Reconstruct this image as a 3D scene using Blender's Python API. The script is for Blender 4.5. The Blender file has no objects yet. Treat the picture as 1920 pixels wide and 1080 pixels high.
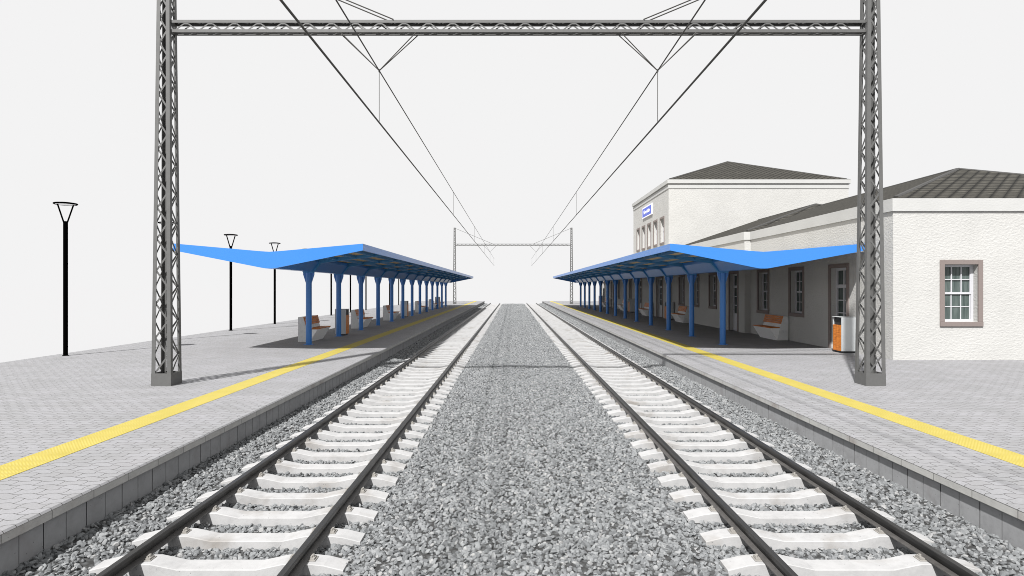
import bpy, math, random
from mathutils import Vector, Matrix
random.seed(7)
scene = bpy.context.scene
COL = scene.collection
R = math.radians

# ------------------------------------------------------------------ materials
def nodes_of(name):
    m = bpy.data.materials.new(name); m.use_nodes = True
    nt = m.node_tree; b = nt.nodes['Principled BSDF']
    return m, nt, b
def nd(nt, t, **kw):
    n = nt.nodes.new(t)
    for k, v in kw.items(): setattr(n, k, v)
    return n
def coords(nt, scale=(1, 1, 1), rot=(0, 0, 0)):
    tc = nd(nt, 'ShaderNodeTexCoord'); mp = nd(nt, 'ShaderNodeMapping')
    mp.inputs['Scale'].default_value = scale; mp.inputs['Rotation'].default_value = rot
    nt.links.new(tc.outputs['Object'], mp.inputs['Vector'])
    return mp.outputs['Vector']
def noise(nt, vec, scale, detail=4, rough=0.55):
    n = nd(nt, 'ShaderNodeTexNoise'); n.inputs['Scale'].default_value = scale
    n.inputs['Detail'].default_value = detail; n.inputs['Roughness'].default_value = rough
    nt.links.new(vec, n.inputs['Vector']); return n.outputs['Fac']
def ramp(nt, fac, stops):
    r = nd(nt, 'ShaderNodeValToRGB'); cr = r.color_ramp
    while len(cr.elements) < len(stops): cr.elements.new(0.5)
    for e, (p, c) in zip(cr.elements, stops):
        e.position = p; e.color = (c[0], c[1], c[2], 1)
    nt.links.new(fac, r.inputs['Fac']); return r.outputs['Color']
def mixc(nt, fac, a, b, blend='MIX'):
    n = nd(nt, 'ShaderNodeMix', data_type='RGBA', blend_type=blend)
    for i, v in ((0, fac), (6, a), (7, b)):
        if isinstance(v, (int, float)): n.inputs[i].default_value = v
        elif isinstance(v, tuple): n.inputs[i].default_value = (*v, 1)
        else: nt.links.new(v, n.inputs[i])
    return n.outputs[2]
def mth(nt, op, a, b=None, c=None):
    n = nd(nt, 'ShaderNodeMath', operation=op)
    for i, v in enumerate((a, b, c)):
        if v is None: continue
        if isinstance(v, (int, float)): n.inputs[i].default_value = v
        else: nt.links.new(v, n.inputs[i])
    return n.outputs[0]
def bump(nt, b, h, strength=0.5, dist=0.01):
    n = nd(nt, 'ShaderNodeBump'); n.inputs['Strength'].default_value = strength
    n.inputs['Distance'].default_value = dist
    nt.links.new(h, n.inputs['Height']); nt.links.new(n.outputs['Normal'], b.inputs['Normal'])
def sc(c, k): return (c[0]*k, c[1]*k, c[2]*k)

def simple(name, col, rough=0.6, metal=0.0, var=0.12, nscale=6, bmp=0.0, spec=0.5):
    m, nt, b = nodes_of(name)
    v = coords(nt)
    f = noise(nt, v, nscale, 6, 0.65)
    nt.links.new(ramp(nt, f, [(0.3, sc(col, 1-var)), (0.7, sc(col, 1+var))]), b.inputs['Base Color'])
    b.inputs['Roughness'].default_value = rough; b.inputs['Metallic'].default_value = metal
    b.inputs['Specular IOR Level'].default_value = spec
    if bmp: bump(nt, b, noise(nt, v, nscale*8, 4), bmp, 0.004)
    return m

M = {}
M['ground'] = simple('white_ground', (0.2957, 0.2972, 0.3032), 1.0, var=0.0, spec=0.0)
M['blue'] = simple('blue_paint', (0.030, 0.160, 0.470), 0.30, var=0.05, nscale=30, bmp=0.25)
M['blue_dark'] = simple('blue_frame_paint', (0.032, 0.185, 0.42), 0.45, var=0.08, nscale=30, bmp=0.2)
M['steel'] = simple('grey_steel_paint', (0.080, 0.080, 0.079), 0.55, var=0.10, nscale=9, bmp=0.1)
M['wire'] = simple('dark_wire', (0.035, 0.033, 0.03), 0.6)
M['black'] = simple('black_lamp_paint', (0.001, 0.001, 0.001), 0.9, spec=0.0)
M['diffuser'] = simple('lamp_diffuser', (0.9, 0.9, 0.9), 0.3, var=0.0)
M['beige'] = simple('beige_soffit_board', (0.58, 0.43, 0.24), 0.8, var=0.12, nscale=14)
M['roofbounce'] = simple('pale_roof_bounce', (0.36, 0.34, 0.30), 0.8, var=0.05)  # unseen canopy top, made up pale to bounce light onto the station wall
M['joint'] = simple('shaded_joint', (0.085, 0.085, 0.087), 0.95)  # painted shade: wall groove faces stay dark where the sun reaches them
M['surround'] = simple('brown_pink_stone', (0.158, 0.130, 0.122), 0.8, var=0.06, nscale=25, bmp=0.15)
M['whiteframe'] = simple('white_joinery', (0.42, 0.42, 0.44), 0.45, var=0.02)
M['roofcap'] = simple('grey_ridge_cap', (0.034, 0.033, 0.032), 0.8, var=0.2, nscale=20, bmp=0.3)
M['dark'] = simple('dark_recess', (0.02, 0.022, 0.025), 0.6)
M['binshell'] = simple('bin_grey_white_shell', (0.46, 0.48, 0.49), 0.4, var=0.03)
M['signblue'] = simple('sign_blue', (0.04, 0.08, 0.50), 0.4, var=0.02)
M['signwhite'] = simple('sign_white', (0.75, 0.75, 0.85), 0.4, var=0.01)
M['concwhite'] = simple('white_bench_panel', (0.78, 0.78, 0.78), 0.7, var=0.05, nscale=20, bmp=0.2)
M['fitting'] = simple('galvanised_clip', (0.22, 0.21, 0.195), 0.6, 0.0, var=0.25, nscale=40)

def mat_glass():
    m, nt, b = nodes_of('window_glass')
    v = coords(nt, (7, 7, 0.7))
    f = noise(nt, v, 1.6, 2)
    nt.links.new(ramp(nt, f, [(0.35, (0.035, 0.050, 0.047)), (0.65, (0.085, 0.105, 0.10))]), b.inputs['Base Color'])
    b.inputs['Roughness'].default_value = 0.06; b.inputs['Specular IOR Level'].default_value = 0.35
    return m
M['glass'] = mat_glass()

def mat_stucco(name, col, depth=0.02):
    m, nt, b = nodes_of(name)
    v = coords(nt, (1, 1, 1.7), (0.25, 0.35, 0))
    f1 = noise(nt, v, 12, 5, 0.6); 
    v2 = coords(nt); f2 = noise(nt, v2, 0.8, 4)
    c = ramp(nt, f2, [(0.3, sc(col, 0.96)), (0.7, sc(col, 1.04))])
    nt.links.new(c, b.inputs['Base Color'])
    b.inputs['Roughness'].default_value = 0.95; b.inputs['Specular IOR Level'].default_value = 0.1
    h = mth(nt, 'POWER', f1, 1.6)
    bump(nt, b, h, 0.5, depth*1.9)
    return m
M['stucco'] = mat_stucco('white_stucco', (0.388, 0.385, 0.374))
M['stuccob'] = mat_stucco('smooth_parapet_render', (0.375, 0.376, 0.37), 0.006)

def mat_tile(name, diag):
    m, nt, b = nodes_of(name)
    tc = nd(nt, 'ShaderNodeTexCoord'); sp = nd(nt, 'ShaderNodeSeparateXYZ')
    nt.links.new(tc.outputs['Object'], sp.inputs[0])
    X, Y = sp.outputs[0], sp.outputs[1]
    if diag:
        s = mth(nt, 'SUBTRACT', X, Y)
        stripe = mth(nt, 'FRACT', mth(nt, 'DIVIDE', s, 0.40))
        rows = mth(nt, 'FRACT', mth(nt, 'DIVIDE', Y, 0.26))
    else:
        stripe = mth(nt, 'FRACT', mth(nt, 'DIVIDE', X, 0.34))
        rows = mth(nt, 'FRACT', mth(nt, 'DIVIDE', Y, 0.25))
    f = noise(nt, coords(nt, (1, 4, 4)), 3.5, 4)
    base = ramp(nt, f, [(0.25, (0.014, 0.013, 0.011)), (0.6, (0.036, 0.034, 0.029)), (0.85, (0.075, 0.071, 0.062))])
    dk = ramp(nt, stripe, [(0.0, (0.05, 0.05, 0.05)), (0.34, (1.1, 1.1, 1.1)), (0.8, (1.0, 1.0, 1.0)), (1.0, (0.5, 0.5, 0.5))])
    rw = ramp(nt, rows, [(0.0, (0.3, 0.3, 0.3)), (0.35, (2.1, 2.1, 2.1)), (0.6, (0.9, 0.9, 0.9)), (1.0, (0.5, 0.5, 0.5))])  # light glints along the tile rows painted into the colour
    c = mixc(nt, 1.0, mixc(nt, 1.0, base, dk, 'MULTIPLY'), rw, 'MULTIPLY')
    nt.links.new(c, b.inputs['Base Color']); b.inputs['Roughness'].default_value = 0.85
    b.inputs['Specular IOR Level'].default_value = 0.2
    h = mth(nt, 'ADD', mth(nt, 'MULTIPLY', stripe, 1.0), mth(nt, 'MULTIPLY', rows, 0.6))
    bump(nt, b, h, 0.6, 0.03)
    return m
M['tile_d'] = mat_tile('roof_tiles_front', True)
M['tile_s'] = mat_tile('roof_tiles_side', False)

def mat_paving():
    m, nt, b = nodes_of('paving')
    tc = nd(nt, 'ShaderNodeTexCoord'); sp = nd(nt, 'ShaderNodeSeparateXYZ')
    nt.links.new(tc.outputs['Object'], sp.inputs[0])
    X, Y = sp.outputs[0], sp.outputs[1]
    w = mth(nt, 'MULTIPLY', mth(nt, 'SINE', mth(nt, 'MULTIPLY', X, 2*math.pi/0.25)), 0.020)
    Y2 = mth(nt, 'ADD', Y, w)
    w2 = mth(nt, 'MULTIPLY', mth(nt, 'SINE', mth(nt, 'MULTIPLY', Y, 2*math.pi/0.266)), 0.012)
    X2 = mth(nt, 'ADD', X, w2)
    cb = nd(nt, 'ShaderNodeCombineXYZ'); nt.links.new(X2, cb.inputs[0]); nt.links.new(Y2, cb.inputs[1])
    br = nd(nt, 'ShaderNodeTexBrick'); br.offset = 0.5; br.squash = 1.0
    br.inputs['Scale'].default_value = 1.0; br.inputs['Mortar Size'].default_value = 0.0040
    br.inputs['Mortar Smooth'].default_value = 0.3
    br.inputs['Brick Width'].default_value = 0.25; br.inputs['Row Height'].default_value = 0.133
    br.inputs['Color1'].default_value = (0.203, 0.203, 0.207, 1); br.inputs['Color2'].default_value = (0.220, 0.221, 0.228, 1)
    br.inputs['Mortar'].default_value = (0.06, 0.058, 0.056, 1)
    nt.links.new(cb.outputs[0], br.inputs['Vector'])
    f = noise(nt, coords(nt), 1.3, 6, 0.6); f2 = noise(nt, coords(nt), 60, 3)
    v1 = ramp(nt, f, [(0.3, (0.90, 0.90, 0.90)), (0.7, (1.07, 1.06, 1.08))])
    v2 = ramp(nt, f2, [(0.3, (0.90, 0.90, 0.90)), (0.7, (1.08, 1.08, 1.08))])
    c = mixc(nt, 1.0, mixc(nt, 1.0, br.outputs['Color'], v1, 'MULTIPLY'), v2, 'MULTIPLY')
    nt.links.new(c, b.inputs['Base Color']); b.inputs['Roughness'].default_value = 0.85
    b.inputs['Specular IOR Level'].default_value = 0.15
    h = mth(nt, 'SUBTRACT', mth(nt, 'MULTIPLY', f2, 0.12), br.outputs['Fac'])
    bump(nt, b, h, 0.8, 0.006)
    return m
M['paving'] = mat_paving()

def mat_tactile():
    m, nt, b = nodes_of('tactile_yellow')
    tc = nd(nt, 'ShaderNodeTexCoord'); sp = nd(nt, 'ShaderNodeSeparateXYZ')
    nt.links.new(tc.outputs['Object'], sp.inputs[0])
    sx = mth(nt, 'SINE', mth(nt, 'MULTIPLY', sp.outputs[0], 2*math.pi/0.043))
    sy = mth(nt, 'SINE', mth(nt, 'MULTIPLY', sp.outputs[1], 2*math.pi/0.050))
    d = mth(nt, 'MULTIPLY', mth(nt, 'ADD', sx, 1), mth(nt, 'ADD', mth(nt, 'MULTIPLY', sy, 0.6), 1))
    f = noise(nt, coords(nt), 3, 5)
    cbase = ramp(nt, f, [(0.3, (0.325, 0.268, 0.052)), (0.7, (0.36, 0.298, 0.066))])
    lit = ramp(nt, mth(nt, 'MULTIPLY', d, 0.33), [(0.0, (0.84, 0.82, 0.72)), (0.5, (1.02, 1.02, 1.1)), (1.0, (1.10, 1.12, 1.7))])  # highlights on the raised dots painted into the yellow, gaps darker
    nt.links.new(mixc(nt, 1.0, cbase, lit, 'MULTIPLY'), b.inputs['Base Color'])
    b.inputs['Roughness'].default_value = 0.6; b.inputs['Specular IOR Level'].default_value = 0.2
    bump(nt, b, d, 0.35, 0.004)
    return m
M['tactile'] = mat_tactile()

def mat_concrete(name, col, stain=(0.14, 0.12, 0.10), st=0.3, joint=None, spots=True):
    m, nt, b = nodes_of(name)
    v = coords(nt)
    oi = nd(nt, 'ShaderNodeObjectInfo')
    vm = nd(nt, 'ShaderNodeVectorMath', operation='ADD'); nt.links.new(v, vm.inputs[0])
    cbx = nd(nt, 'ShaderNodeCombineXYZ')
    for i in range(3): nt.links.new(mth(nt, 'MULTIPLY', oi.outputs['Random'], 37.0), cbx.inputs[i])
    nt.links.new(cbx.outputs[0], vm.inputs[1]); v = vm.outputs[0]
    f = noise(nt, v, 5, 8, 0.7); f2 = noise(nt, v, 1.7, 5)
    c = ramp(nt, f, [(0.25, sc(col, 0.80)), (0.5, col), (0.75, sc(col, 1.10))])
    sm = ramp(nt, f2, [(0.55, (0, 0, 0)), (0.75, (st, st, st))])
    c = mixc(nt, sm, c, stain)
    if spots:
        vo = nd(nt, 'ShaderNodeTexVoronoi'); vo.inputs['Scale'].default_value = 14
        nt.links.new(v, vo.inputs['Vector'])
        pit = mth(nt, 'LESS_THAN', vo.outputs['Distance'], mth(nt, 'MULTIPLY', f2, 0.13))
        c = mixc(nt, mth(nt, 'MULTIPLY', pit, 0.7), c, sc(col, 0.3))
    if joint:
        tc = nd(nt, 'ShaderNodeTexCoord'); sp = nd(nt, 'ShaderNodeSeparateXYZ')
        nt.links.new(tc.outputs['Object'], sp.inputs[0])
        fr = mth(nt, 'FRACT', mth(nt, 'DIVIDE', sp.outputs[1], joint))
        jl = mth(nt, 'LESS_THAN', fr, 0.012/joint*0.8)
        c = mixc(nt, mth(nt, 'MULTIPLY', jl, 0.8), c, sc(col, 0.25))
    nt.links.new(c, b.inputs['Base Color']); b.inputs['Roughness'].default_value = 0.9
    b.inputs['Specular IOR Level'].default_value = 0.15
    bump(nt, b, f, 0.5, 0.008)
    return m
M['sleeper'] = mat_concrete('sleeper_concrete', (0.305, 0.304, 0.306), (0.18, 0.165, 0.15), 0.85)
M['coping'] = mat_concrete('coping_concrete', (0.35, 0.348, 0.338), (0.15, 0.11, 0.10), 0.6, joint=0.56)
M['wall'] = mat_concrete('retaining_wall_concrete', (0.235, 0.238, 0.244), (0.14, 0.12, 0.12), 0.5, spots=True)
M['bench'] = mat_concrete('bench_concrete', (0.60, 0.61, 0.61), (0.45, 0.45, 0.45), 0.3)

def mat_wood():
    m, nt, b = nodes_of('orange_brown_wood')
    v = coords(nt, (14, 1.5, 14)); v2 = coords(nt, (14, 14, 1.5))
    f = noise(nt, v, 3, 6, 0.6)
    c = ramp(nt, f, [(0.3, (0.20, 0.055, 0.007)), (0.5, (0.46, 0.14, 0.016)), (0.75, (0.62, 0.22, 0.035))])
    nt.links.new(c, b.inputs['Base Color']); b.inputs['Roughness'].default_value = 0.5
    bump(nt, b, f, 0.3, 0.004)
    return m
M['wood'] = mat_wood()

def mat_rail():
    m, nt, b = nodes_of('rail_steel')
    f = noise(nt, coords(nt, (30, 1.2, 30)), 1.5, 5)
    c = ramp(nt, f, [(0.3, (0.009, 0.009, 0.009)), (0.7, (0.030, 0.029, 0.028))])
    nt.links.new(c, b.inputs['Base Color']); b.inputs['Metallic'].default_value = 0.35
    nt.links.new(ramp(nt, f, [(0.3, (0.3, 0.3, 0.3)), (0.7, (0.45, 0.45, 0.45))]), b.inputs['Roughness'])
    b.inputs['Specular IOR Level'].default_value = 0.3
    return m
M['rail'] = mat_rail()
M['railfootlit'] = simple('rail_foot_highlight', (0.055, 0.052, 0.05), 0.5, var=0.3, nscale=12)  # lighter foot colour paints in the light caught along the rail foot

def mat_stone():
    m, nt, b = nodes_of('ballast_stone')
    oi = nd(nt, 'ShaderNodeObjectInfo')
    f = noise(nt, coords(nt), 1.6, 5, 0.7)
    rc = ramp(nt, oi.outputs['Random'], [(0.0, (0.105, 0.109, 0.113)), (0.5, (0.158, 0.164, 0.169)), (0.85, (0.198, 0.204, 0.209)), (1.0, (0.24, 0.24, 0.24))])
    vr = ramp(nt, f, [(0.3, (0.75, 0.75, 0.75)), (0.7, (1.12, 1.12, 1.12))])
    nt.links.new(mixc(nt, 1.0, rc, vr, 'MULTIPLY'), b.inputs['Base Color'])
    b.inputs['Roughness'].default_value = 0.85; b.inputs['Specular IOR Level'].default_value = 0.2
    return m
M['stone'] = mat_stone()
def mat_bed():
    m, nt, b = nodes_of('ballast_bed')
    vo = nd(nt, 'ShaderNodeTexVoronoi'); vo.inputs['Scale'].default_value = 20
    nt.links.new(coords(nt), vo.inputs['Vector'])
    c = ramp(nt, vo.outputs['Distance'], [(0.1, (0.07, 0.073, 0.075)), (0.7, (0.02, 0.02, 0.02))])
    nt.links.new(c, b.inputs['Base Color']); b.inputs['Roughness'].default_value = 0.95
    return m
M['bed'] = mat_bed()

# ------------------------------------------------------------------ mesh building
class MB:
    def __init__(s, org=(0, 0, 0)):
        s.v = []; s.f = []; s.mi = []; s.org = Vector(org); s.cur = 0
    def add(s, vs, fs):
        b = len(s.v); s.v += [Vector(p) for p in vs]
        for f in fs: s.f.append([b+i for i in f]); s.mi.append(s.cur)
    def quad(s, a, b, c, d): s.add([a, b, c, d], [(0, 1, 2, 3)])
    def box(s, x0, x1, y0, y1, z0, z1):
        if x0 > x1: x0, x1 = x1, x0
        s.add([(x0,y0,z0),(x1,y0,z0),(x1,y1,z0),(x0,y1,z0),(x0,y0,z1),(x1,y0,z1),(x1,y1,z1),(x0,y1,z1)],
              [(0,3,2,1),(4,5,6,7),(0,1,5,4),(1,2,6,5),(2,3,7,6),(3,0,4,7)])
    def loft(s, A, B, caps=True):
        n = len(A); fs = [(i, (i+1) % n, n+(i+1) % n, n+i) for i in range(n)]
        if caps: fs += [tuple(range(n-1, -1, -1)), tuple(range(n, 2*n))]
        s.add(list(A)+list(B), fs)
    def prism_y(s, poly, y0, y1):   # poly in (x,z)
        s.loft([(p[0], y0, p[1]) for p in poly], [(p[0], y1, p[1]) for p in poly])
    def bar(s, p, q, w, t, nrm):    # flat bar, width w across, thickness t along nrm
        p, q, nrm = Vector(p), Vector(q), Vector(nrm).normalized()
        d = (q-p).normalized(); a = d.cross(nrm).normalized()*w/2; n = nrm*t/2
        s.loft([p+a+n, p-a+n, p-a-n, p+a-n], [q+a+n, q-a+n, q-a-n, q+a-n])
    def tube(s, p, q, r, r2=None, n=10):
        p, q = Vector(p), Vector(q); d = (q-p).normalized()
        a = d.orthogonal().normalized(); b = d.cross(a); r2 = r if r2 is None else r2
        A = [p+(a*math.cos(2*math.pi*i/n)+b*math.sin(2*math.pi*i/n))*r for i in range(n)]
        B = [q+(a*math.cos(2*math.pi*i/n)+b*math.sin(2*math.pi*i/n))*r2 for i in range(n)]
        s.loft(A, B)
    def build(s, name, mat, parent=None, smooth=False):
        me = bpy.data.meshes.new(name)
        me.from_pydata([tuple(p-s.org) for p in s.v], [], s.f)
        for m in (mat if isinstance(mat, (list, tuple)) else [mat]): me.materials.append(m)
        me.polygons.foreach_set('material_index', s.mi)
        import bmesh
        bm = bmesh.new(); bm.from_mesh(me); bmesh.ops.recalc_face_normals(bm, faces=bm.faces); bm.to_mesh(me); bm.free()
        if smooth:
            me.polygons.foreach_set('use_smooth', [True]*len(me.polygons))
            me.set_sharp_from_angle(angle=R(40))
        o = bpy.data.objects.new(name, me); COL.objects.link(o)
        if parent: o.parent = parent
        return o
def bevel(o, w=0.006, seg=1):
    m = o.modifiers.new('bevel', 'BEVEL'); m.width = w; m.segments = seg; m.limit_method = 'ANGLE'; return o
def thing(name, label, cat, loc=(0, 0, 0), rz=0, group=None):
    o = bpy.data.objects.new(name, None); COL.objects.link(o)
    o.location = loc; o.rotation_euler = (0, 0, rz); o['label'] = label; o['category'] = cat
    if group: o['group'] = group
    return o
def struct(o): o['kind'] = 'structure'; return o
def dup(root, loc, label=None, rz=None, scale=None):
    r = root.copy(); COL.objects.link(r); r.location = loc
    if label: r['label'] = label
    if rz is not None: r.rotation_euler = (0, 0, rz)
    if scale: r.scale = scale
    for ch in list(root.children):
        c = ch.copy(); COL.objects.link(c); c.parent = r
        for g in list(ch.children):
            d = g.copy(); COL.objects.link(d); d.parent = c
    return r

YN, YF = -9.0, 94.6          # near and far end of tracks and platforms
CX, CZ = -0.14, 2.10         # camera

# ------------------------------------------------------------------ ground
g = MB(); g.quad((-6000, -6000, -1.3), (6000, -6000, -1.3), (6000, 6000, -1.3), (-6000, 6000, -1.3))
struct(g.build('ground', M['ground']))

# ------------------------------------------------------------------ platforms
def platform(s, edge, outer, y1, s0, s1):
    """s=-1 left, +1 right. edge = distance of platform edge from centre line."""
    m = MB()
    X = lambda d: s*d
    for y0_, y1_ in ((YN, y1),):
        m.quad((X(edge+.02), y0_, 0), (X(outer), y0_, 0), (X(outer), y1_, 0), (X(edge+.02), y1_, 0))
        m.quad((X(edge), y0_, -.018), (X(edge+.02), y0_, 0), (X(edge+.02), y1_, 0), (X(edge), y1_, -.018))
        m.quad((X(edge), y1_, -.018), (X(edge+.02), y1_, 0), (X(outer), y1_, 0), (X(outer), y1_, -.11))
    root = struct(m.build('platform', M['paving']))
    # concrete slab below the pavers
    c = MB(); c.box(X(edge+.003), X(outer-.004), YN+.01, y1-.004, -.110, -.020)
    bevel(c.build('coping', M['coping'], root), 0.008)
    # retaining wall with its vertical grooves
    w = MB(); xw = edge+.045; y = YN; z0, z1 = -1.3, -.111; k = 0
    while y < y1-.30:
        ye = min(y+.28, y1-.05); gw = .012 if k % 2 else .007; gd = .012
        w.quad((X(xw), y, z0), (X(xw), ye-gw, z0), (X(xw), ye-gw, z1), (X(xw), y, z1))
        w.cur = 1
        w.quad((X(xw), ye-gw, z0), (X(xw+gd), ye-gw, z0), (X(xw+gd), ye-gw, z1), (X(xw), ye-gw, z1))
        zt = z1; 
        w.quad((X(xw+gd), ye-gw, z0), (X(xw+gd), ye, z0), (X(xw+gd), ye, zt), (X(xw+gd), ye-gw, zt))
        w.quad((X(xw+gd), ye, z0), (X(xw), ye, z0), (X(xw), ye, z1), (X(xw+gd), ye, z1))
        w.cur = 0; y = ye; k += 1
    w.quad((X(xw), y, z0), (X(xw), y1-.05, z0), (X(xw), y1-.05, z1), (X(xw), y, z1))
    w.quad((X(xw), y1-.05, z0), (X(outer-.05), y1-.05, z0), (X(outer-.05), y1-.05, z1), (X(xw), y1-.05, z1))
    w.quad((X(outer-.05), YN, z0), (X(outer-.05), y1-.05, z0), (X(outer-.05), y1-.05, z1), (X(outer-.05), YN, z1))
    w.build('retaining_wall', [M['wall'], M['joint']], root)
    t = MB(); y = YN
    t.box(X(s0), X(s1), YN+.02, y1-.01, .0005, .0045)
    t.build('tactile_strip', M['tactile'], root)
    return root
platform(-1, 4.53, 14.52, YF, 5.72, 6.18)
platform(1, 4.69, 30.0, YF, 5.84, 6.27)

# ------------------------------------------------------------------ ballast
def lerp_profile(P, x):
    for (a, za), (b, zb) in zip(P, P[1:]):
        if a <= x <= b: return za+(zb-za)*(x-a)/(b-a)
    return P[-1][1]
PROF = [(-4.60, -.405), (-4.25, -.43), (-3.98, -.49), (-3.2, -.535), (-2.4, -.535), (-1.70, -.50), (-1.45, -.465), (0, -.445),
        (1.60, -.465), (1.83, -.50), (2.5, -.535), (3.4, -.535), (4.13, -.49), (4.40, -.43), (4.76, -.405)]
xs = sorted(set([p[0] for p in PROF]+[-.7, .7]))
ys = [2.5+i*0.75 for i in range(int((94.3-2.5)/0.75)+1)]+[94.3]
bm_v = []; bm_f = []; dens = []
for j, y in enumerate(ys):
    for x in xs:
        z = lerp_profile(PROF, x)+random.uniform(-.010, .010)
        if j == len(ys)-1: z -= .1
        bm_v.append((x, y, z)); dens.append(860 if y < 22 else (600 if y < 40 else (340 if y < 60 else 200)))
n = len(xs)
for j in range(len(ys)-1):
    for i in range(n-1):
        bm_f.append((j*n+i, j*n+i+1, (j+1)*n+i+1, (j+1)*n+i))
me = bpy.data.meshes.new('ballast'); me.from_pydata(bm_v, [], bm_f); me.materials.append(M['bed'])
at = me.attributes.new('dens', 'FLOAT', 'POINT'); at.data.foreach_set('value', dens)
ballast = bpy.data.objects.new('ballast', me); COL.objects.link(ballast); ballast['kind'] = 'stuff'
ballast['label'] = 'grey crushed stone ballast around and between the two tracks'; ballast['category'] = 'ballast'
# rock shapes, used only as instances inside the ballast
import bmesh
from mathutils import noise as mn
rocks = []
for k in range(7):
    b = bmesh.new(); bmesh.ops.create_icosphere(b, subdivisions=2, radius=1.0)
    off = Vector((k*7.3, k*3.1, k*5.7)); sx, sy, sz = random.uniform(.8, 1.2), random.uniform(.65, .95), random.uniform(.5, .75)
    planes = [(Vector((random.uniform(-1, 1), random.uniform(-1, 1), random.uniform(-1, 1))).normalized(), random.uniform(.45, .75)) for _ in range(9)]
    for v in b.verts:
        p = v.co.copy()
        for nrm, dd in planes:
            e = p.dot(nrm)-dd
            if e > 0: p -= nrm*e*.97
        p *= 1+.16*mn.noise(p*1.6+off)
        v.co = Vector((p.x*sx, p.y*sy, p.z*sz))
    rm = bpy.data.meshes.new('stone'); b.to_mesh(rm); b.free(); rm.materials.append(M['stone'])
    rm.polygons.foreach_set('use_smooth', [True]*len(rm.polygons)); rm.set_sharp_from_angle(angle=R(18))
    ro = bpy.data.objects.new('stone', rm); rocks.append(ro)
rc = bpy.data.collections.new('stone_shapes')
for ro in rocks: rc.objects.link(ro)
ng = bpy.data.node_groups.new('ballast_scatter', 'GeometryNodeTree')
ng.interface.new_socket('Geometry', in_out='INPUT', socket_type='NodeSocketGeometry')
ng.interface.new_socket('Geometry', in_out='OUTPUT', socket_type='NodeSocketGeometry')
N = ng.nodes; L = ng.links
gi = N.new('NodeGroupInput'); go = N.new('NodeGroupOutput')
dp = N.new('GeometryNodeDistributePointsOnFaces'); dp.distribute_method = 'RANDOM'
an = N.new('GeometryNodeInputNamedAttribute'); an.data_type = 'FLOAT'; an.inputs['Name'].default_value = 'dens'
L.new(gi.outputs[0], dp.inputs['Mesh']); L.new(an.outputs['Attribute'], dp.inputs['Density'])
ci = N.new('GeometryNodeCollectionInfo'); ci.inputs['Collection'].default_value = rc
ci.inputs['Separate Children'].default_value = True; ci.inputs['Reset Children'].default_value = True
ip = N.new('GeometryNodeInstanceOnPoints'); ip.inputs['Pick Instance'].default_value = True
sp_ = N.new('GeometryNodeSetPosition'); ro_ = N.new('FunctionNodeRandomValue'); ro_.data_type = 'FLOAT_VECTOR'
ro_.inputs[0].default_value = (0, 0, -.022); ro_.inputs[1].default_value = (0, 0, .014); ro_.inputs['Seed'].default_value = 9
L.new(dp.outputs['Points'], sp_.inputs['Geometry']); L.new(ro_.outputs[0], sp_.inputs['Offset'])
L.new(sp_.outputs[0], ip.inputs['Points']); L.new(ci.outputs[0], ip.inputs['Instance'])
rv = N.new('FunctionNodeRandomValue'); rv.data_type = 'FLOAT_VECTOR'
rv.inputs[0].default_value = (-.9, -.9, 0); rv.inputs[1].default_value = (.9, .9, 6.28)
L.new(rv.outputs[0], ip.inputs['Rotation'])
# size: random, growing with distance where the stones thin out
rs = N.new('FunctionNodeRandomValue'); rs.data_type = 'FLOAT'; rs.inputs[2].default_value = .024; rs.inputs[3].default_value = .046
rs.inputs['Seed'].default_value = 5
dv = N.new('ShaderNodeMath'); dv.operation = 'DIVIDE'; dv.inputs[0].default_value = 860
L.new(an.outputs['Attribute'], dv.inputs[1])
pw = N.new('ShaderNodeMath'); pw.operation = 'POWER'; pw.inputs[1].default_value = .5; L.new(dv.outputs[0], pw.inputs[0])
ml = N.new('ShaderNodeMath'); ml.operation = 'MULTIPLY'; L.new(rs.outputs[1], ml.inputs[0]); L.new(pw.outputs[0], ml.inputs[1])
L.new(ml.outputs[0], ip.inputs['Scale'])
jn = N.new('GeometryNodeJoinGeometry')
L.new(gi.outputs[0], jn.inputs[0]); L.new(ip.outputs[0], jn.inputs[0]); L.new(jn.outputs[0], go.inputs[0])
md = ballast.modifiers.new('scatter', 'NODES'); md.node_group = ng

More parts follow.
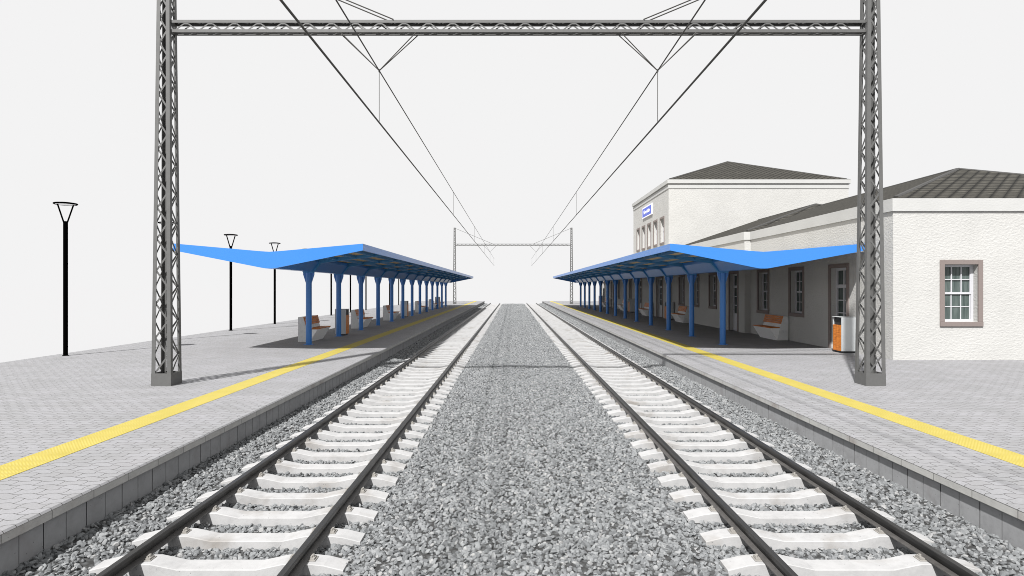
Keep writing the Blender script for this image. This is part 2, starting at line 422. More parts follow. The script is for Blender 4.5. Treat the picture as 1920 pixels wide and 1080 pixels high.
# ------------------------------------------------------------------ tracks
def track(cx, label):
    ZR = -.290
    root = thing('railway_track', label, 'railway track', (cx, YN, 0), group='parallel railway tracks')
    for s in (-1, 1):
        P = [(-.062, -.106), (.062, -.106), (.062, -.097), (.013, -.084), (.010, -.042), (.034, -.032), (.034, -.006), (.027, 0),
             (-.027, 0), (-.034, -.006), (-.034, -.032), (-.010, -.042), (-.013, -.084), (-.062, -.097)]
        m = MB(); xr = s*.7535
        m.prism_y([(xr+p[0], ZR+p[1]) for p in P], 0, 94.2-YN)
        o_ = m.build('rail', [M['rail'], M['railfootlit']], root)
        for f_ in o_.data.polygons:
            if len(f_.vertices) == 4 and f_.center.z < ZR-.085 and abs(f_.normal.z) > -.5: f_.material_index = 1
    # one concrete sleeper; x across the track
    zt = ZR-.112
    prof = [(-1.15, -.055), (-.97, -.012), (-.86, 0), (-.60, 0), (-.36, -.050), (.36, -.050), (.60, 0), (.86, 0), (.97, -.012), (1.15, -.055)]
    m = MB(); ring = []
    for x, dz in prof:
        z = zt+dz; zb = zt-.22
        ring.append([(x, -.125, zb), (x, -.105, z-.006), (x, -.097, z), (x, .097, z), (x, .105, z-.006), (x, .125, zb)])
    for A, B in zip(ring, ring[1:]): m.loft(A, B, caps=False)
    e = ring[0]; m.add(e, [tuple(range(6))]); e = ring[-1]; m.add(e, [tuple(range(6))])
    # slight chamfer at the very ends
    ps = m.build('sleeper', M['sleeper'], root)
    def clip(xr, s):
        c = MB(); z = zt+.001
        c.box(xr-.125, xr+.125, -.050, .050, z, z+.0065)
        for k in (-1, 1):
            xc = xr+k*.093
            c.box(xc-.020, xc+.020, -.036, .036, z+.005, z+.022)
            c.tube((xc, 0, z+.02), (xc, 0, z+.045), .012, n=8)
            c.bar((xc-.012, -.024, z+.028), (xc-.012, .024, z+.028), .014, .012, (0, 0, 1))
        return c
    clips = [clip(s*.7535, s).build('rail_fastener', M['fitting'], ps) for s in (-1, 1)]
    y0 = 3.015; rest = MB()
    ps.location = (0, y0-YN, 0)
    nsl = int((94.0-y0)/.6)
    far = None
    for i in range(1, nsl+1):
        y = y0+i*.6
        if i < 100:
            c = ps.copy(); COL.objects.link(c); c.parent = root; c.location = (0, y-YN, 0)
            if i < 36:
                for q in clips:
                    d = q.copy(); COL.objects.link(d); d.parent = c
        else:
            rest.add([(v.x, v.y+y-YN, v.z) for v in m.v], m.f)
    o = rest.build('sleeper', M['sleeper'], root); o['kind'] = 'stuff'
    return root
track(-2.82, 'left railway track on white concrete sleepers')
track(2.965, 'right railway track on white concrete sleepers, beside the station building side')

# ------------------------------------------------------------------ catenary portals
def portal():
    root = thing('catenary_portal', 'x', 'catenary portal', (0, 12.77, 0), group='lattice portals over the tracks')
    H = 10.0; hb, ht = .21, .122
    half = lambda z: hb+(ht-hb)*z/H
    for sx in (-1, 1):
        m = MB(); cx = sx*7.655
        fw, th = .080, .010
        for ax in (-1, 1):
            for ay in (-1, 1):
                def sec(z):
                    h = half(z); x, y = cx+ax*h, ay*h
                    return [(x, y, z), (x-ax*fw, y, z), (x-ax*fw, y-ay*th, z), (x-ax*th, y-ay*th, z), (x-ax*th, y-ay*fw, z), (x, y-ay*fw, z)]
                m.loft(sec(.02), sec(H))
        # zigzag lacing on the four faces
        k = 0; z = .27
        while z+1.84*half(z) < H-.05:
            za, zb = z, z+1.84*half(z)
            ha, hb_ = half(za)-.018, half(zb)-.018
            s1 = 1 if k % 2 else -1
            e = .045
            for f in (-1, 1):
                m.bar((cx+s1*(ha-e), f*ha, za), (cx-s1*(hb_-e), f*hb_, zb), .036, .008, (0, 1, 0))
                m.bar((cx+f*ha, s1*f*(ha-e), za), (cx+f*hb_, -s1*f*(hb_-e), zb), .036, .008, (1, 0, 0))
            z = zb; k += 1
        for zz in (H-.12,):
            h = half(zz)-.012
            for f in (-1, 1):
                m.box(cx-h, cx+h, f*h-.004, f*h+.004, zz, H); m.box(cx+f*h-.004, cx+f*h+.004, -h+.006, h-.006, zz, H)
        mast = m.build('lattice_mast', M['steel'], root)
        b = MB(); h0, h1 = hb+.004, half(.27)+.004
        def ring(h, z, i): return [(cx-h+i, -h+i, z), (cx+h-i, -h+i, z), (cx+h-i, h-i, z), (cx-h+i, h-i, z)]
        b.loft(ring(h0, 0.0, 0), ring(h1, .27, 0), caps=False); b.loft(ring(h0, 0.0, .012), ring(h1, .27, .012), caps=False)
        b.loft(ring(h1, .27, 0), ring(h1, .27, .012), caps=False)
        b.build('mast_base', M['steel'], mast)
    # crossbeam
    m = MB(); z0, z1 = 7.63, 7.895; yb = .095; L_ = 7.50; c = .062; t = .008
    for ay in (-1, 1):
        for z, sz in ((z0, 1), (z1, -1)):
            m.box(-L_, L_, ay*yb-(t if ay > 0 else 0), ay*yb+(0 if ay > 0 else t), min(z, z+sz*c), max(z, z+sz*c))
            m.box(-L_, L_, min(ay*(yb-t-.001), ay*(yb-c)), max(ay*(yb-t-.001), ay*(yb-c)), min(z, z+sz*t), max(z, z+sz*t))
    p = .262; nn = int(2*L_/p); x = -L_+.05
    for i in range(nn-1):
        xa, xb = x+i*p, x+(i+1)*p
        za, zb = (z0+.03, z1-.045) if i % 2 == 0 else (z1-.045, z0+.03)
        for f in (-1, 1):
            m.bar((xa, f*(yb-.014), za), (xb, f*(yb-.014), zb), .026, .008, (0, 1, 0))
            if i % 2 == 0 and f < 0: m.box(xb-.045, xb+.045, f*(yb-.010)-.004, f*(yb-.010)+.004, z1-.095, z1-.05)
        ya, ybb = (-yb+.03, yb-.03) if i % 2 == 0 else (yb-.03, -yb+.03)
        m.bar((xa, ya, z0+.016), (xb, ybb, z0+.016), .026, .008, (0, 0, 1))
        m.bar((xa, -ya, z1-.016), (xb, -ybb, z1-.016), .026, .008, (0, 0, 1))
    for sx in (-1, 1):   # end brackets
        for z in (z0, z1-c):
            m.box(sx*(L_+.001), sx*(L_+.07), -yb-.012, yb+.012, z+.004, z+c-.004)
    m.build('crossbeam', M['steel'], root)
    for sx in (-1, 1):
        m = MB()
        for y in (-.10, .10): m.tube((sx*7.60, y*.8, 9.93), (sx*2.70, y, z1+.005), .013, n=6)
        m.build('stay_wire', M['wire'], root)
        m = MB(); node = (sx*3.03, 0, 6.83)
        for y in (-.09, .09):
            m.tube(node, (sx*3.85, y, z0), .011, n=6); m.tube(node, (sx*2.21, y, z0), .011, n=6)
        m.tube((node[0], 0, 6.80), (node[0], 0, 6.86), .018, n=8)
        m.build('wire_hanger', M['wire'], root)
    return root
pt = portal()
pt['label'] = 'near grey lattice steel portal, two tall masts with crossbeam over both tracks'
dup(pt, (0, 76.9, 0), 'far small lattice steel portal beyond the ends of the canopies')

for sx, lb in ((-1, 'overhead line with droppers above the left track'), (1, 'overhead line with droppers above the right track')):
    root = thing('overhead_line', lb, 'overhead line', (sx*3.03, 12.77, 5.70), group='overhead lines above the tracks')
    m = MB((0, 12.77, 5.70)); m.tube((0, -8, 5.70), (0, 95.5, 5.70), .0175, n=8); m.build('contact_wire', M['wire'], root)
    m = MB((0, 12.77, 5.70)); m.tube((0, -8, 6.83), (0, 95.5, 6.83), .0135, n=8); m.build('messenger_wire', M['wire'], root)
    for k in range(-1, 6):
        y = 12.77+k*16.15
        m = MB((0, 12.77, 5.70)); m.tube((0, y, 5.70), (0, y, 6.83), .0075, n=6); m.build('dropper', M['wire'], root)

# ------------------------------------------------------------------ canopies
def canopy(s, wout, label):
    """s: direction of the track (+1 for the left platform). Valley and columns at |x| = 7.69"""
    X0 = -s*7.69; Y0, Y1 = 18.25, 70.4
    root = thing('platform_canopy', label, 'platform canopy', (X0, Y0, 0), group='blue butterfly platform canopies')
    D = Y1-Y0
    wi = 2.91
    top = [(-wout, 3.485), (-.25, 3.243), (0, 3.228), (.25, 3.243), (wi, 3.480)]
    bot = [(wi, 3.270), (.20, 2.722), (.10, 2.708), (-.10, 2.708), (-.20, 2.722), (-wout, 3.270)]
    def U(u): return s*u
    for y in (0, D-.06):
        m = MB(); m.prism_y([(U(u), z) for u, z in top+bot], y, y+.06)
        m.build('end_fascia', M['blue'], root)
    m = MB()
    m.box(U(wi-.05), U(wi), .061, D-.061, 3.270, 3.4795); m.build('edge_fascia', M['blue'], root)
    m = MB(); m.box(U(-wout), U(-wout+.05), .061, D-.061, 3.270, 3.4845); m.build('edge_fascia', M['blue'], root)
    # roof skin
    m = MB(); tp = [(-wout+.051, 3.480), (-.25, 3.240), (0, 3.226), (.25, 3.240), (wi-.051, 3.475)]
    m.prism_y([(U(u), z) for u, z in tp]+[(U(u), z-.045) for u, z in reversed(tp)], .061, D-.061)
    m.build('roof', M['roofbounce'], root)
    m = MB()
    for a, b in (((-wout+.06, 3.432), (-.45, 3.21)), ((.45, 3.21), (wi-.06, 3.427))):
        m.prism_y([(U(a[0]), a[1]-.006), (U(b[0]), b[1]-.006), (U(b[0]), b[1]-.022), (U(a[0]), a[1]-.022)], .07, D-.07)
    m.build('soffit_board', M['beige'], root)
    # spine beam
    m = MB(); m.prism_y([(-.15, 2.712), (.15, 2.712), (.40, 3.06), (.40, 3.18), (-.40, 3.18), (-.40, 3.06)], .061, D-.061)
    m.build('spine_beam', M['blue'], root)
    # purlins: rows of longitudinal beams
    for u in (1.05, 1.75, 2.42, -1.05, -1.75, -2.42):
        zt = 3.19+abs(u)*.088-.02
        m = MB(); m.box(U(u-.03), U(u+.03), .061, D-.061, zt-.125, zt)
        m.build('purlin', M['blue_dark'], root)
    first = None
    for i in range(13):
        y = 3.55+i*3.757
        # tapered arm
        if first is None:
            a = MB()
            zi = lambda u: 3.19+u*.088-.019
            P = [(.10, 2.66), (.17, 2.66), (.46, 3.02), (1.2, 3.12), (wi-.06, 3.30), (wi-.06, zi(wi-.06)), (.30, zi(.3)), (.10, 3.16)]
            Q = [(-.10, 2.66), (-.17, 2.66), (-.46, 3.02), (-1.2, 3.12), (-wout+.06, 3.30), (-wout+.06, zi(wout-.06)), (-.30, zi(.3)), (-.10, 3.16)]
            a.prism_y([(U(u), z) for u, z in P], -.085, .085); a.prism_y([(U(u), z) for u, z in Q], -.085, .085)
            a.box(-.10, .10, -.085, .085, 2.66, 2.711)
            ao = a.build('arm', M['blue_dark'], root); ao.location = (0, y, 0)
            c = MB(); c.tube((0, 0, 0), (0, 0, 2.66), .107, n=20)
            c.box(-.15, .15, -.15, .15, 0, .012)
            co = c.build('column', M['blue'], root, smooth=True); co.location = (0, y, 0)
            gst = MB()
            for k in (-1, 1):
                gst.loft([(k*.09, -.02, 2.30), (k*.11, -.02, 2.30), (k*.205, -.02, 2.60), (k*.205, -.02, 2.709), (k*.09, -.02, 2.709)],
                       [(k*.09, .02, 2.30), (k*.11, .02, 2.30), (k*.205, .02, 2.60), (k*.205, .02, 2.709), (k*.09, .02, 2.709)])
            go_ = gst.build('gusset', M['blue'], co)
            first = True
        else:
            q = ao.copy(); COL.objects.link(q); q.parent = root; q.location = (0, y, 0)
            q = co.copy(); COL.objects.link(q); q.parent = root; q.location = (0, y, 0)
            w = go_.copy(); COL.objects.link(w); w.parent = q
    return root
canopy(1, 2.99, 'blue butterfly roof canopy on thirteen columns on the open left platform')
canopy(-1, 3.19, 'blue butterfly roof canopy on thirteen columns in front of the station building')

# ------------------------------------------------------------------ benches (back at x=0, seat towards +x, length along y from 0)
def bench(loc, mirror, label):
    root = thing('platform_bench', label, 'bench', loc, math.pi if mirror else 0, 'concrete and wood benches on the platforms')
    y0, y1 = (-1.62, 0) if mirror else (0, 1.62)
    m = MB(); m.prism_y([(0, 0), (.45, 0), (.345, .490), (.21, .965), (0, .965)], y0, y1); bevel(m.build('concrete_body', M['bench'], root), .008)
    m = MB(); m.prism_y([(.452, .0), (.76, .488), (.349, .488)], y0+.004, y1-.004); m.build('seat_support', M['concwhite'], root)
    m = MB()
    for i in range(5):
        a = .352+i*.086
        m.box(a, a+.078, y0-.01, y1+.01, .491, .528)
    bevel(m.build('seat', M['wood'], root), .006)
    m = MB(); d = Vector((.135, 0, -.475)).normalized(); nn = Vector((.475, 0, .135)).normalized()
    for i in range(4):
        p = Vector((.21, 0, .965))+d*(-.005+i*.083); q = p+d*.074
        a = [(p.x+nn.x*.002, p.z+nn.z*.002), (p.x+nn.x*.032, p.z+nn.z*.032), (q.x+nn.x*.032, q.z+nn.z*.032), (q.x+nn.x*.002, q.z+nn.z*.002)]
        m.prism_y(a, y0-.008, y1+.008)
    bevel(m.build('backrest', M['wood'], root), .006)
    return root
ordn = ['first', 'second', 'third', 'fourth', 'fifth', 'sixth']
LB = [22.8, 30.3, 37.8, 50.3, 58.5, 63.9]
lb = None
for i, y in enumerate(LB):
    lab = ('wood slatted concrete bench behind the first blue column of the left platform canopy, nearest one' if i == 0 else
           'wood slatted concrete bench on the left platform, %s of six along the columns' % ordn[i])
    if lb is None: lb = bench((-8.46, y, 0), False, lab)
    else: dup(lb, (-8.46, y, 0), lab)
RB = [(10.94, 23.5), (10.64, 35.4), (10.42, 43.9), (10.64, 54.2), (10.64, 64.6)]
rb = None
for i, (x, y) in enumerate(RB):
    lab = ['wood slatted concrete bench by the station wall between window and pier, nearest on right',
           'concrete bench with wooden slats by the station wall just before the tower block',
           'concrete bench with wooden slats between the two tower block doors',
           'concrete bench with wooden slats by the station wall just past the tower block',
           'concrete bench with wooden slats farthest along the station wall'][i]
    if rb is None: rb = bench((x, y, 0), True, lab)
    else: dup(rb, (x, y, 0), lab)

# ------------------------------------------------------------------ litter bins (front faces +x)
def litter_bin(loc, mirror, label):
    root = thing('litter_bin', label, 'litter bin', loc, math.pi if mirror else 0, 'wood fronted litter bins on the platforms')
    w, d, h = .50, .53, 1.15          # w along x, d along y, centred
    a, b = w/2, d/2
    m = MB()
    m.box(-a, a-.02, -b, -b+.03, .06, h-.001); m.box(-a, a-.02, b-.03, b, .06, h-.001)
    m.box(-a, -a+.03, -b+.031, b-.031, .06, h-.001)
    m.box(-a-.004, a+.004, -b-.004, b+.004, h, h+.015)
    bevel(m.build('shell', M['binshell'], root), .005)
    m = MB(); m.box(-a+.04, a-.07, -b+.04, b-.04, 0, .06); m.build('plinth', M['dark'], root)
    m = MB(); m.box(-a+.05, a-.06, -b+.032, b-.032, .08, h-.01); m.build('liner', M['dark'], root)
    m = MB()
    for i in range(5):
        y = -b+.034+i*(d-.068)/5; m.box(a-.045, a-.008, y+.001, y+(d-.068)/5-.002, .065, .90)
    bevel(m.build('wood_front', M['wood'], root), .004)
    m = MB(); m.box(a-.05, a-.018, -b+.001, -b+.03, .062, h-.003)
    return root
bn = litter_bin((-7.72, 26.2, 0), False, 'grey litter bin with wooden front behind the second column, left platform')
dup(bn, (-7.90, 42.4, 0), 'grey litter bin with wooden front midway along the left platform')
dup(bn, (-7.90, 61.2, 0), 'grey litter bin with wooden front, farthest on the left platform')
br_ = litter_bin((10.70, 19.15, 0), True, 'white sided litter bin with orange wood front by station door, partly behind mast')
dup(br_, (10.36, 39.25, 0), 'grey litter bin against the station wall at the near tower corner')
dup(br_, (10.20, 50.7, 0), 'litter bin with orange wood front at the far tower corner')
dup(br_, (10.60, 70.9, 0), 'small litter bin at the far end of the station wall')

# ------------------------------------------------------------------ lamps
def lamp(loc, label):
    root = thing('street_lamp', label, 'street lamp', loc, R(38), 'black lamps along the left platform edge')
    m = MB(); m.tube((0, 0, 0), (0, 0, 4.17), .062, n=16); m.box(-.085, .085, -.085, .085, 0, .012); m.build('pole', M['black'], root, smooth=True)
    for k in (-1, 1):
        m = MB(); m.bar((k*.035, 0, 4.10), (k*.20, 0, 4.70), .042, .042, (0, 1, 0)); m.build('fork_arm', M['black'], root)
    m = MB(); n = 32; prof = [(.295, 4.685), (.315, 4.70), (.32, 4.715), (.30, 4.735), (.16, 4.755), (.0001, 4.76)]
    prev = None
    for r, z in [(.270, 4.70)]+prof:
        ring = [(r*math.cos(2*math.pi*i/n), r*math.sin(2*math.pi*i/n), z) for i in range(n)]
        if prev: m.loft(prev, ring, caps=False)
        prev = ring
    hd = m.build('lamp_head', M['black'], root, smooth=True)
    m = MB()
    ring = [(.269*math.cos(2*math.pi*i/n), .269*math.sin(2*math.pi*i/n), 4.702) for i in range(n)]
    ring2 = [(.24*math.cos(2*math.pi*i/n), .24*math.sin(2*math.pi*i/n), 4.690) for i in range(n)]
    m.loft(ring, ring2)
    m.build('diffuser', M['diffuser'], hd)
    return root
LL = ['slim black lamp alone at the far left edge of the picture, nearest lamp',
      'black lamp hidden behind the near left lattice mast',
      'black lamp rising above the sloping outer wing of the left canopy',
      'black lamp rising above the valley of the left canopy',
      'black lamp pole seen just behind the first left canopy column']
lm = None
for k in range(11):
    y = 18.2+5.35*k
    lab = LL[k] if k < 5 else 'black lamp pole under the left canopy, %s lamp from the camera' % ['sixth', 'seventh', 'eighth', 'ninth', 'tenth', 'eleventh'][k-5]
    if lm is None: lm = lamp((-13.99, y, 0), lab)
    else: dup(lm, (-13.99, y, 0), lab)

# ------------------------------------------------------------------ station building
BO = Vector((10.97, 17.1, 0))
station = thing('station_building', 'long white stucco station building with taller hipped-roof tower block in the middle', 'station building', BO)
OW, OH0, OH1 = .49, 1.115, 2.785     # half opening width, window opening bottom and top
def wall_with_holes(m, P, du, nin, length, z0, z1, holes, depth=.25):
    """P origin, du unit vector along the wall, nin unit vector inwards; holes = (u0,u1,z0,z1)"""
    P, du, nin = Vector(P), Vector(du), Vector(nin)
    us = sorted(set([0, length]+[h[0] for h in holes]+[h[1] for h in holes]))
    zs = sorted(set([z0, z1]+[h[2] for h in holes]+[h[3] for h in holes]))
    pt_ = lambda u, z, d=0: P+du*u+nin*d+Vector((0, 0, z))
    for a, b in zip(us, us[1:]):
        for c, d in zip(zs, zs[1:]):
            uc, zc = (a+b)/2, (c+d)/2
            if any(h[0] < uc < h[1] and h[2] < zc < h[3] for h in holes): continue
            m.quad(pt_(a, c), pt_(b, c), pt_(b, d), pt_(a, d))
    for a, b, c, d in holes:
        m.quad(pt_(a, c), pt_(a, d), pt_(a, d, depth), pt_(a, c, depth))
        m.quad(pt_(b, c), pt_(b, d), pt_(b, d, depth), pt_(b, c, depth))
        m.quad(pt_(a, d), pt_(b, d), pt_(b, d, depth), pt_(a, d, depth))
        m.quad(pt_(a, c), pt_(b, c), pt_(b, c, depth), pt_(a, c, depth))
        m.quad(pt_(a-.0, c, depth+.02), pt_(b, c, depth+.02), pt_(b, d, depth+.02), pt_(a, d, depth+.02))

XR = 16.55
SEC = [  # near y, far y, track side x, doors, windows
    (17.1, 27.3, 10.97, [(19.95, .49)], [22.92, 25.95]),
    (27.3, 39.7, 10.68, [(28.65, .49)], [31.6, 34.5, 37.4]),
    (39.7, 51.2, 10.46, [(42.15, .76), (48.75, .76)], []),
    (51.2, 63.6, 10.68, [(62.25, .49)], [53.5, 56.4, 59.3]),
    (63.6, 73.8, 10.97, [(70.95, .49)], [64.95, 67.98]),
]
w = MB(BO); openings = []   # (kind, x, y, z offset, rotz, x scale)
for i, (ya, yb, x, doors, wins) in enumerate(SEC):
    z1 = 9.36 if i == 2 else 4.66
    holes = []
    for yc, hw in doors:
        holes.append((yc-hw-ya, yc+hw-ya, 0.0, OH1)); openings.append(('door', x, yc, 0, -90, hw/.49))
    for yc in wins:
        holes.append((yc-OW-ya, yc+OW-ya, OH0, OH1)); openings.append(('window', x, yc, 0, -90, 1))
    if i == 2:
        for k in range(5):
            yc = 41.40+k*1.95
            holes.append((yc-OW-ya, yc+OW-ya, OH0+4.20, OH1+4.20)); openings.append(('window', x, yc, 4.20, -90, 1))
    wall_with_holes(w, (x, ya, 0), (0, 1, 0), (1, 0, 0), yb-ya, -.02, z1, holes)
    xr = 2*XR-x
    w.quad((xr, ya, -.02), (xr, yb, -.02), (xr, yb, z1), (xr, ya, z1))
    if i > 0:
        w.quad((x, ya, -.02), (xr, ya, -.02), (xr, ya, z1), (x, ya, z1))
    w.quad((x, yb, -.02), (xr, yb, -.02), (xr, yb, z1), (x, yb, z1))
fh = []
for xc in (12.95, 16.55, 20.15):
    fh.append((xc-OW-10.97, xc+OW-10.97, OH0, OH1)); openings.append(('window', xc, 17.1, 0, 0, 1))
wall_with_holes(w, (10.97, 17.1, 0), (1, 0, 0), (0, 1, 0), 2*(XR-10.97), -.02, 4.66, fh)
# drop exactly duplicated walls between sections by keeping only unique quads
w.build('wall', M['stucco'], station)
# parapet bands
p = MB(BO)
for i, (ya, yb, x, _, _) in enumerate(SEC):
    xr = 2*XR-x
    if i == 2:
        for z0, z1, e in ((9.17, 9.43, .11), (8.84, 9.11, .035)):
            p.box(x-e, xr+e, ya-e, ya+.2, z0, z1); p.box(x-e, xr+e, yb-.2, yb+e, z0, z1)
            p.box(x-e, x+.2, ya+.201, yb-.201, z0, z1); p.box(xr-.2, xr+e, ya+.201, yb-.201, z0, z1)
    else:
        e = .05
        fy0 = ya-e if i < 2 else ya; fy1 = yb+e if i > 2 else yb
        p.box(x-e, x+.2, fy0+.301, fy1-.301, 4.34, 4.71); p.box(xr-.2, xr+e, fy0+.301, fy1-.301, 4.34, 4.71)
        if i < 2: p.box(x-e, xr+e, fy0, fy0+.3, 4.34, 4.71)
        else: p.box(x-e, x+.2, fy0, fy0+.3, 4.34, 4.71)
        if i > 2: p.box(x-e, xr+e, fy1-.3, fy1, 4.34, 4.71)
        else: p.box(x-e, x+.2, fy1-.3, fy1, 4.34, 4.71)
p.build('parapet', M['stuccob'], station)
# roofs
def roof_obj(faces_front, faces_side, caps, name='roof'):
    m = MB(BO)
    for f in faces_front: m.cur = 0; m.add(f, [tuple(range(len(f)))])
    for f in faces_side: m.cur = 1; m.add(f, [tuple(range(len(f)))])
    o = m.build(name, [M['tile_d'], M['tile_s']], station)
    c = MB(BO)
    for a, b in caps:
        a, b = Vector(a), Vector(b); a = a+(b-a).normalized()*(.30 if abs(a.z-b.z) > .1 else 0); d = (b-a).normalized(); up = Vector((0, 0, 1)); sd = d.cross(up).normalized(); up = sd.cross(d)
        A = [a+sd*.08-up*.02, a+sd*.045+up*.022, a-sd*.045+up*.022, a-sd*.08-up*.02]; B = [p_+(b-a) for p_ in A]
        c.loft(A, B)
    c.build('ridge_cap', M['roofcap'], o)
    return o
ZE = 4.714
def wing(x, ya, yb, ridge_ya, ridge_yb, zr, hip_near):
    xl, xr = x-.05, 2*XR-x+.05
    if hip_near:
        A, B, C, Dv = (xl, ya-.05, ZE), (xr, ya-.05, ZE), (xr, yb, ZE), (xl, yb, ZE)
        r0, r1 = (XR, ridge_ya, zr), (XR, ridge_yb, zr)
        roof_obj([[A, B, r0]], [[A, r0, r1, Dv], [B, C, r1, r0]], [(A, r0), (B, r0), (r0, r1)])
    else:
        A, B, C, Dv = (xl, ya, ZE), (xr, ya, ZE), (xr, yb+.05, ZE), (xl, yb+.05, ZE)
        r0, r1 = (XR, ridge_ya, zr), (XR, ridge_yb, zr)
        roof_obj([[C, Dv, r1]], [[A, r0, r1, Dv], [B, C, r1, r0]], [(C, r1), (Dv, r1), (r0, r1)])
wing(10.97, 17.1, 31.5, 21.95, 31.5, 6.57, True)
wing(10.68, 27.3, 39.69, 32.2, 39.69, 6.72, True)
wing(10.68, 51.21, 63.6, 51.21, 58.7, 6.72, False)
wing(10.97, 59.4, 73.8, 59.4, 68.95, 6.57, False)
xl, xr, ya, yb = 10.46-.11, 2*XR-10.46+.11, 39.7-.11, 51.2+.11
ap = (XR, 45.45, 11.90); z = 9.434
c4 = [(xl, ya, z), (xr, ya, z), (xr, yb, z), (xl, yb, z)]
roof_obj([[c4[0], c4[1], ap], [c4[2], c4[3], ap]], [[c4[1], c4[2], ap], [c4[3], c4[0], ap]], [(q, ap) for q in c4])

# window and door templates (x along the wall, -y outwards, floor at z=0)
def surround_mesh(z0, z1, sill):
    m = MB(); a = OW; t = .135; o = -.03
    m.box(-a-t, -a, o, .02, z0, z1+t); m.box(a, a+t, o, .02, z0, z1+t); m.box(-a+.001, a-.001, o, .02, z1, z1+t)
    if sill: m.box(-a-t, a+t, o-.012, .02, z0-t, z0-.001)
    return m
def make_window():
    w_ = bevel(surround_mesh(OH0, OH1, True).build('window', M['surround'], station), .005)
    m = MB(); a = OW-.001; y0, y1 = .17, .235; z0, z1 = OH0+.001, OH1-.001; f = .065
    m.box(-a, -a+f, y0, y1, z0, z1); m.box(a-f, a, y0, y1, z0, z1)
    m.box(-a+f, a-f, y0, y1, z1-f, z1); m.box(-a+f, a-f, y0, y1, z0, z0+f)
    zm = (z0+z1)/2
    m.box(-a+f, a-f, y0+.006, y1-.002, zm-.032, zm+.028)
    W2 = (a-f)
    for (lo, hi, dy) in ((zm+.028, z1-f, .010), (z0+f, zm-.032, .030)):
        m.box(-W2, -W2+.028, y0+dy, y1-.004, lo, hi); m.box(W2-.028, W2, y0+dy, y1-.004, lo, hi)
        for k in (1, 2):
            xk = -W2+k*2*W2/3; m.box(xk-.013, xk+.013, y0+dy, y1-.006, lo, hi)
        zk = (lo+hi)/2; m.box(-W2+.028, W2-.028, y0+dy+.003, y1-.007, zk-.013, zk+.013)
    m.build('sash', M['whiteframe'], w_)
    m = MB(); m.box(-W2, W2, y1-.018, y1-.012, z0+f, z1-f); m.build('pane', M['glass'], w_)
    return w_
def make_door():
    d_ = bevel(surround_mesh(0.001, OH1, False).build('door', M['surround'], station), .005)
    m = MB(); a = OW-.001; y0, y1 = .17, .235; z0, z1 = .003, OH1-.001; f = .085
    m.box(-a, -a+f, y0, y1, z0, z1); m.box(a-f, a, y0, y1, z0, z1)
    m.box(-a+f, a-f, y0, y1, z1-f, z1); m.box(-a+f, a-f, y0, y1, 2.10, 2.22); m.box(-a+f, a-f, y0+.004, y1, z0, .85)
    m.box(-a+f+.06, a-f-.06, y0-.004, y0+.0035, .15, .72)
    m.box(-.03, .03, y0+.004, y1-.002, .85, 2.10); m.box(-.03, .03, y0+.004, y1-.002, 2.22, z1-f)
    for z in (1.25, 1.68):
        m.box(-a+f, -.031, y0+.010, y1-.003, z-.018, z+.018); m.box(.031, a-f, y0+.010, y1-.003, z-.018, z+.018)
    m.build('door_leaf', M['whiteframe'], d_)
    m = MB(); m.box(-a+f, a-f, y1-.018, y1-.012, .85, z1-f); m.build('pane', M['glass'], d_)
    m = MB(); m.tube((-a+f+.03, y0-.05, 1.02), (-a+f+.13, y0-.05, 1.02), .010); m.tube((-a+f+.03, y0-.05, 1.02), (-a+f+.03, y0, 1.02), .010); m.build('handle', M['steel'], d_)
    return d_
tpl = {'window': make_window(), 'door': make_door()}
used = set()
for kind, x, y, dz, rz, sx in openings:
    t = tpl[kind]
    if kind in used:
        o = t.copy(); COL.objects.link(o); o.parent = station
        for ch in t.children:
            q = ch.copy(); COL.objects.link(q); q.parent = o
    else: o = t; used.add(kind)
    o.location = Vector((x, y, dz))-BO; o.rotation_euler = (0, 0, R(rz)); o.scale = (sx, 1, 1)

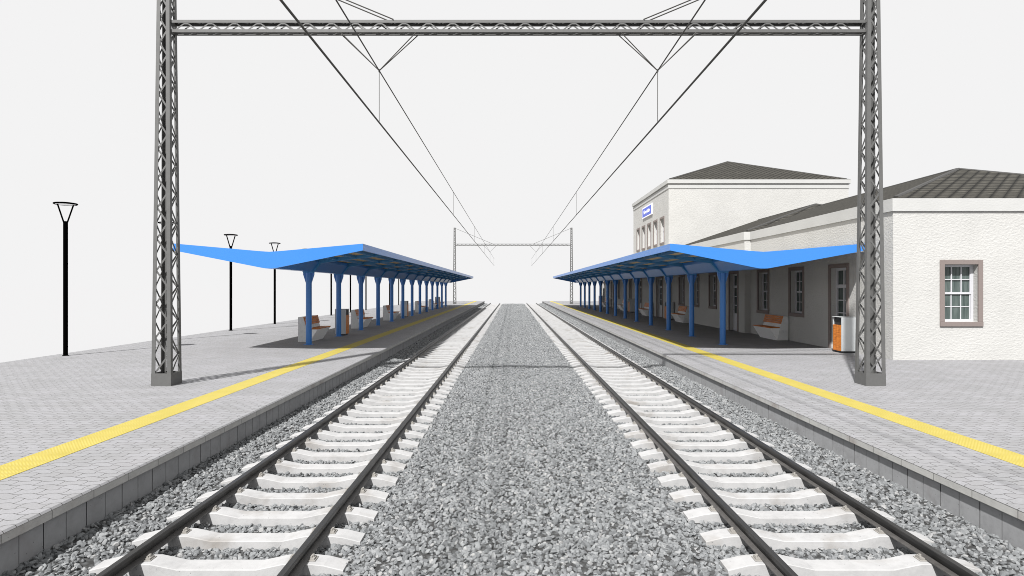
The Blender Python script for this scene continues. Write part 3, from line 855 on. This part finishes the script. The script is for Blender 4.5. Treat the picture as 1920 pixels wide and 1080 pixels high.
# sign on the tower block
sg = thing('station_sign', 'blue sign with white border and white lettering high on the tower wall', 'sign', (10.46, 45.75, 7.66), R(-90))
m = MB(); m.box(-1.60, 1.60, -.09, -.002, 0, .84); bevel(m.build('sign_box', M['signwhite'], sg), .01)
m = MB(); m.box(-1.50, 1.50, -.096, -.091, .09, .75); m.build('sign_face', M['signblue'], sg)
cu = bpy.data.curves.new('lettering', 'FONT'); cu.body = 'Railway Station'; cu.size = .40; cu.extrude = .004; cu.offset = .004
cu.align_x = 'CENTER'; cu.align_y = 'CENTER'; cu.materials.append(M['signwhite'])
tx = bpy.data.objects.new('lettering', cu); COL.objects.link(tx); tx.parent = sg
tx.location = (0, -.102, .42); tx.rotation_euler = (R(90), 0, 0); tx.scale = (.87, 1.05, 1)

# ------------------------------------------------------------------ light, world, camera
EL, AZ = R(50), R(26.5)
d = Vector((math.sin(AZ)*math.cos(EL), math.cos(AZ)*math.cos(EL), -math.sin(EL)))
sl = bpy.data.lights.new('sun', 'SUN'); sl.energy = 4.1; sl.angle = R(1.2); sl.color = (1.0, 0.985, 0.96)
so = bpy.data.objects.new('sun', sl); COL.objects.link(so); so.rotation_euler = d.to_track_quat('-Z', 'Y').to_euler(); so.location = (0, 0, 60)
wd = bpy.data.worlds.new('World'); scene.world = wd; wd.use_nodes = True
bg = wd.node_tree.nodes['Background']; bg.inputs['Color'].default_value = (1.009, 1.006, 1.008, 1); bg.inputs['Strength'].default_value = 0.415
cam = bpy.data.cameras.new('camera'); cam.lens = 1100/1920*36; cam.sensor_width = 36; cam.clip_end = 20000; cam.clip_start = 0.05
co_ = bpy.data.objects.new('camera', cam); COL.objects.link(co_); co_.location = (CX, 0, CZ); co_.rotation_euler = (R(90), 0, 0)
scene.camera = co_
scene.view_settings.view_transform = 'Standard'; scene.view_settings.look = 'None'
scene.view_settings.exposure = 1.1; scene.view_settings.gamma = 1.0
scene.cycles.max_bounces = 8; scene.cycles.diffuse_bounces = 6; scene.cycles.filter_width = 0.95
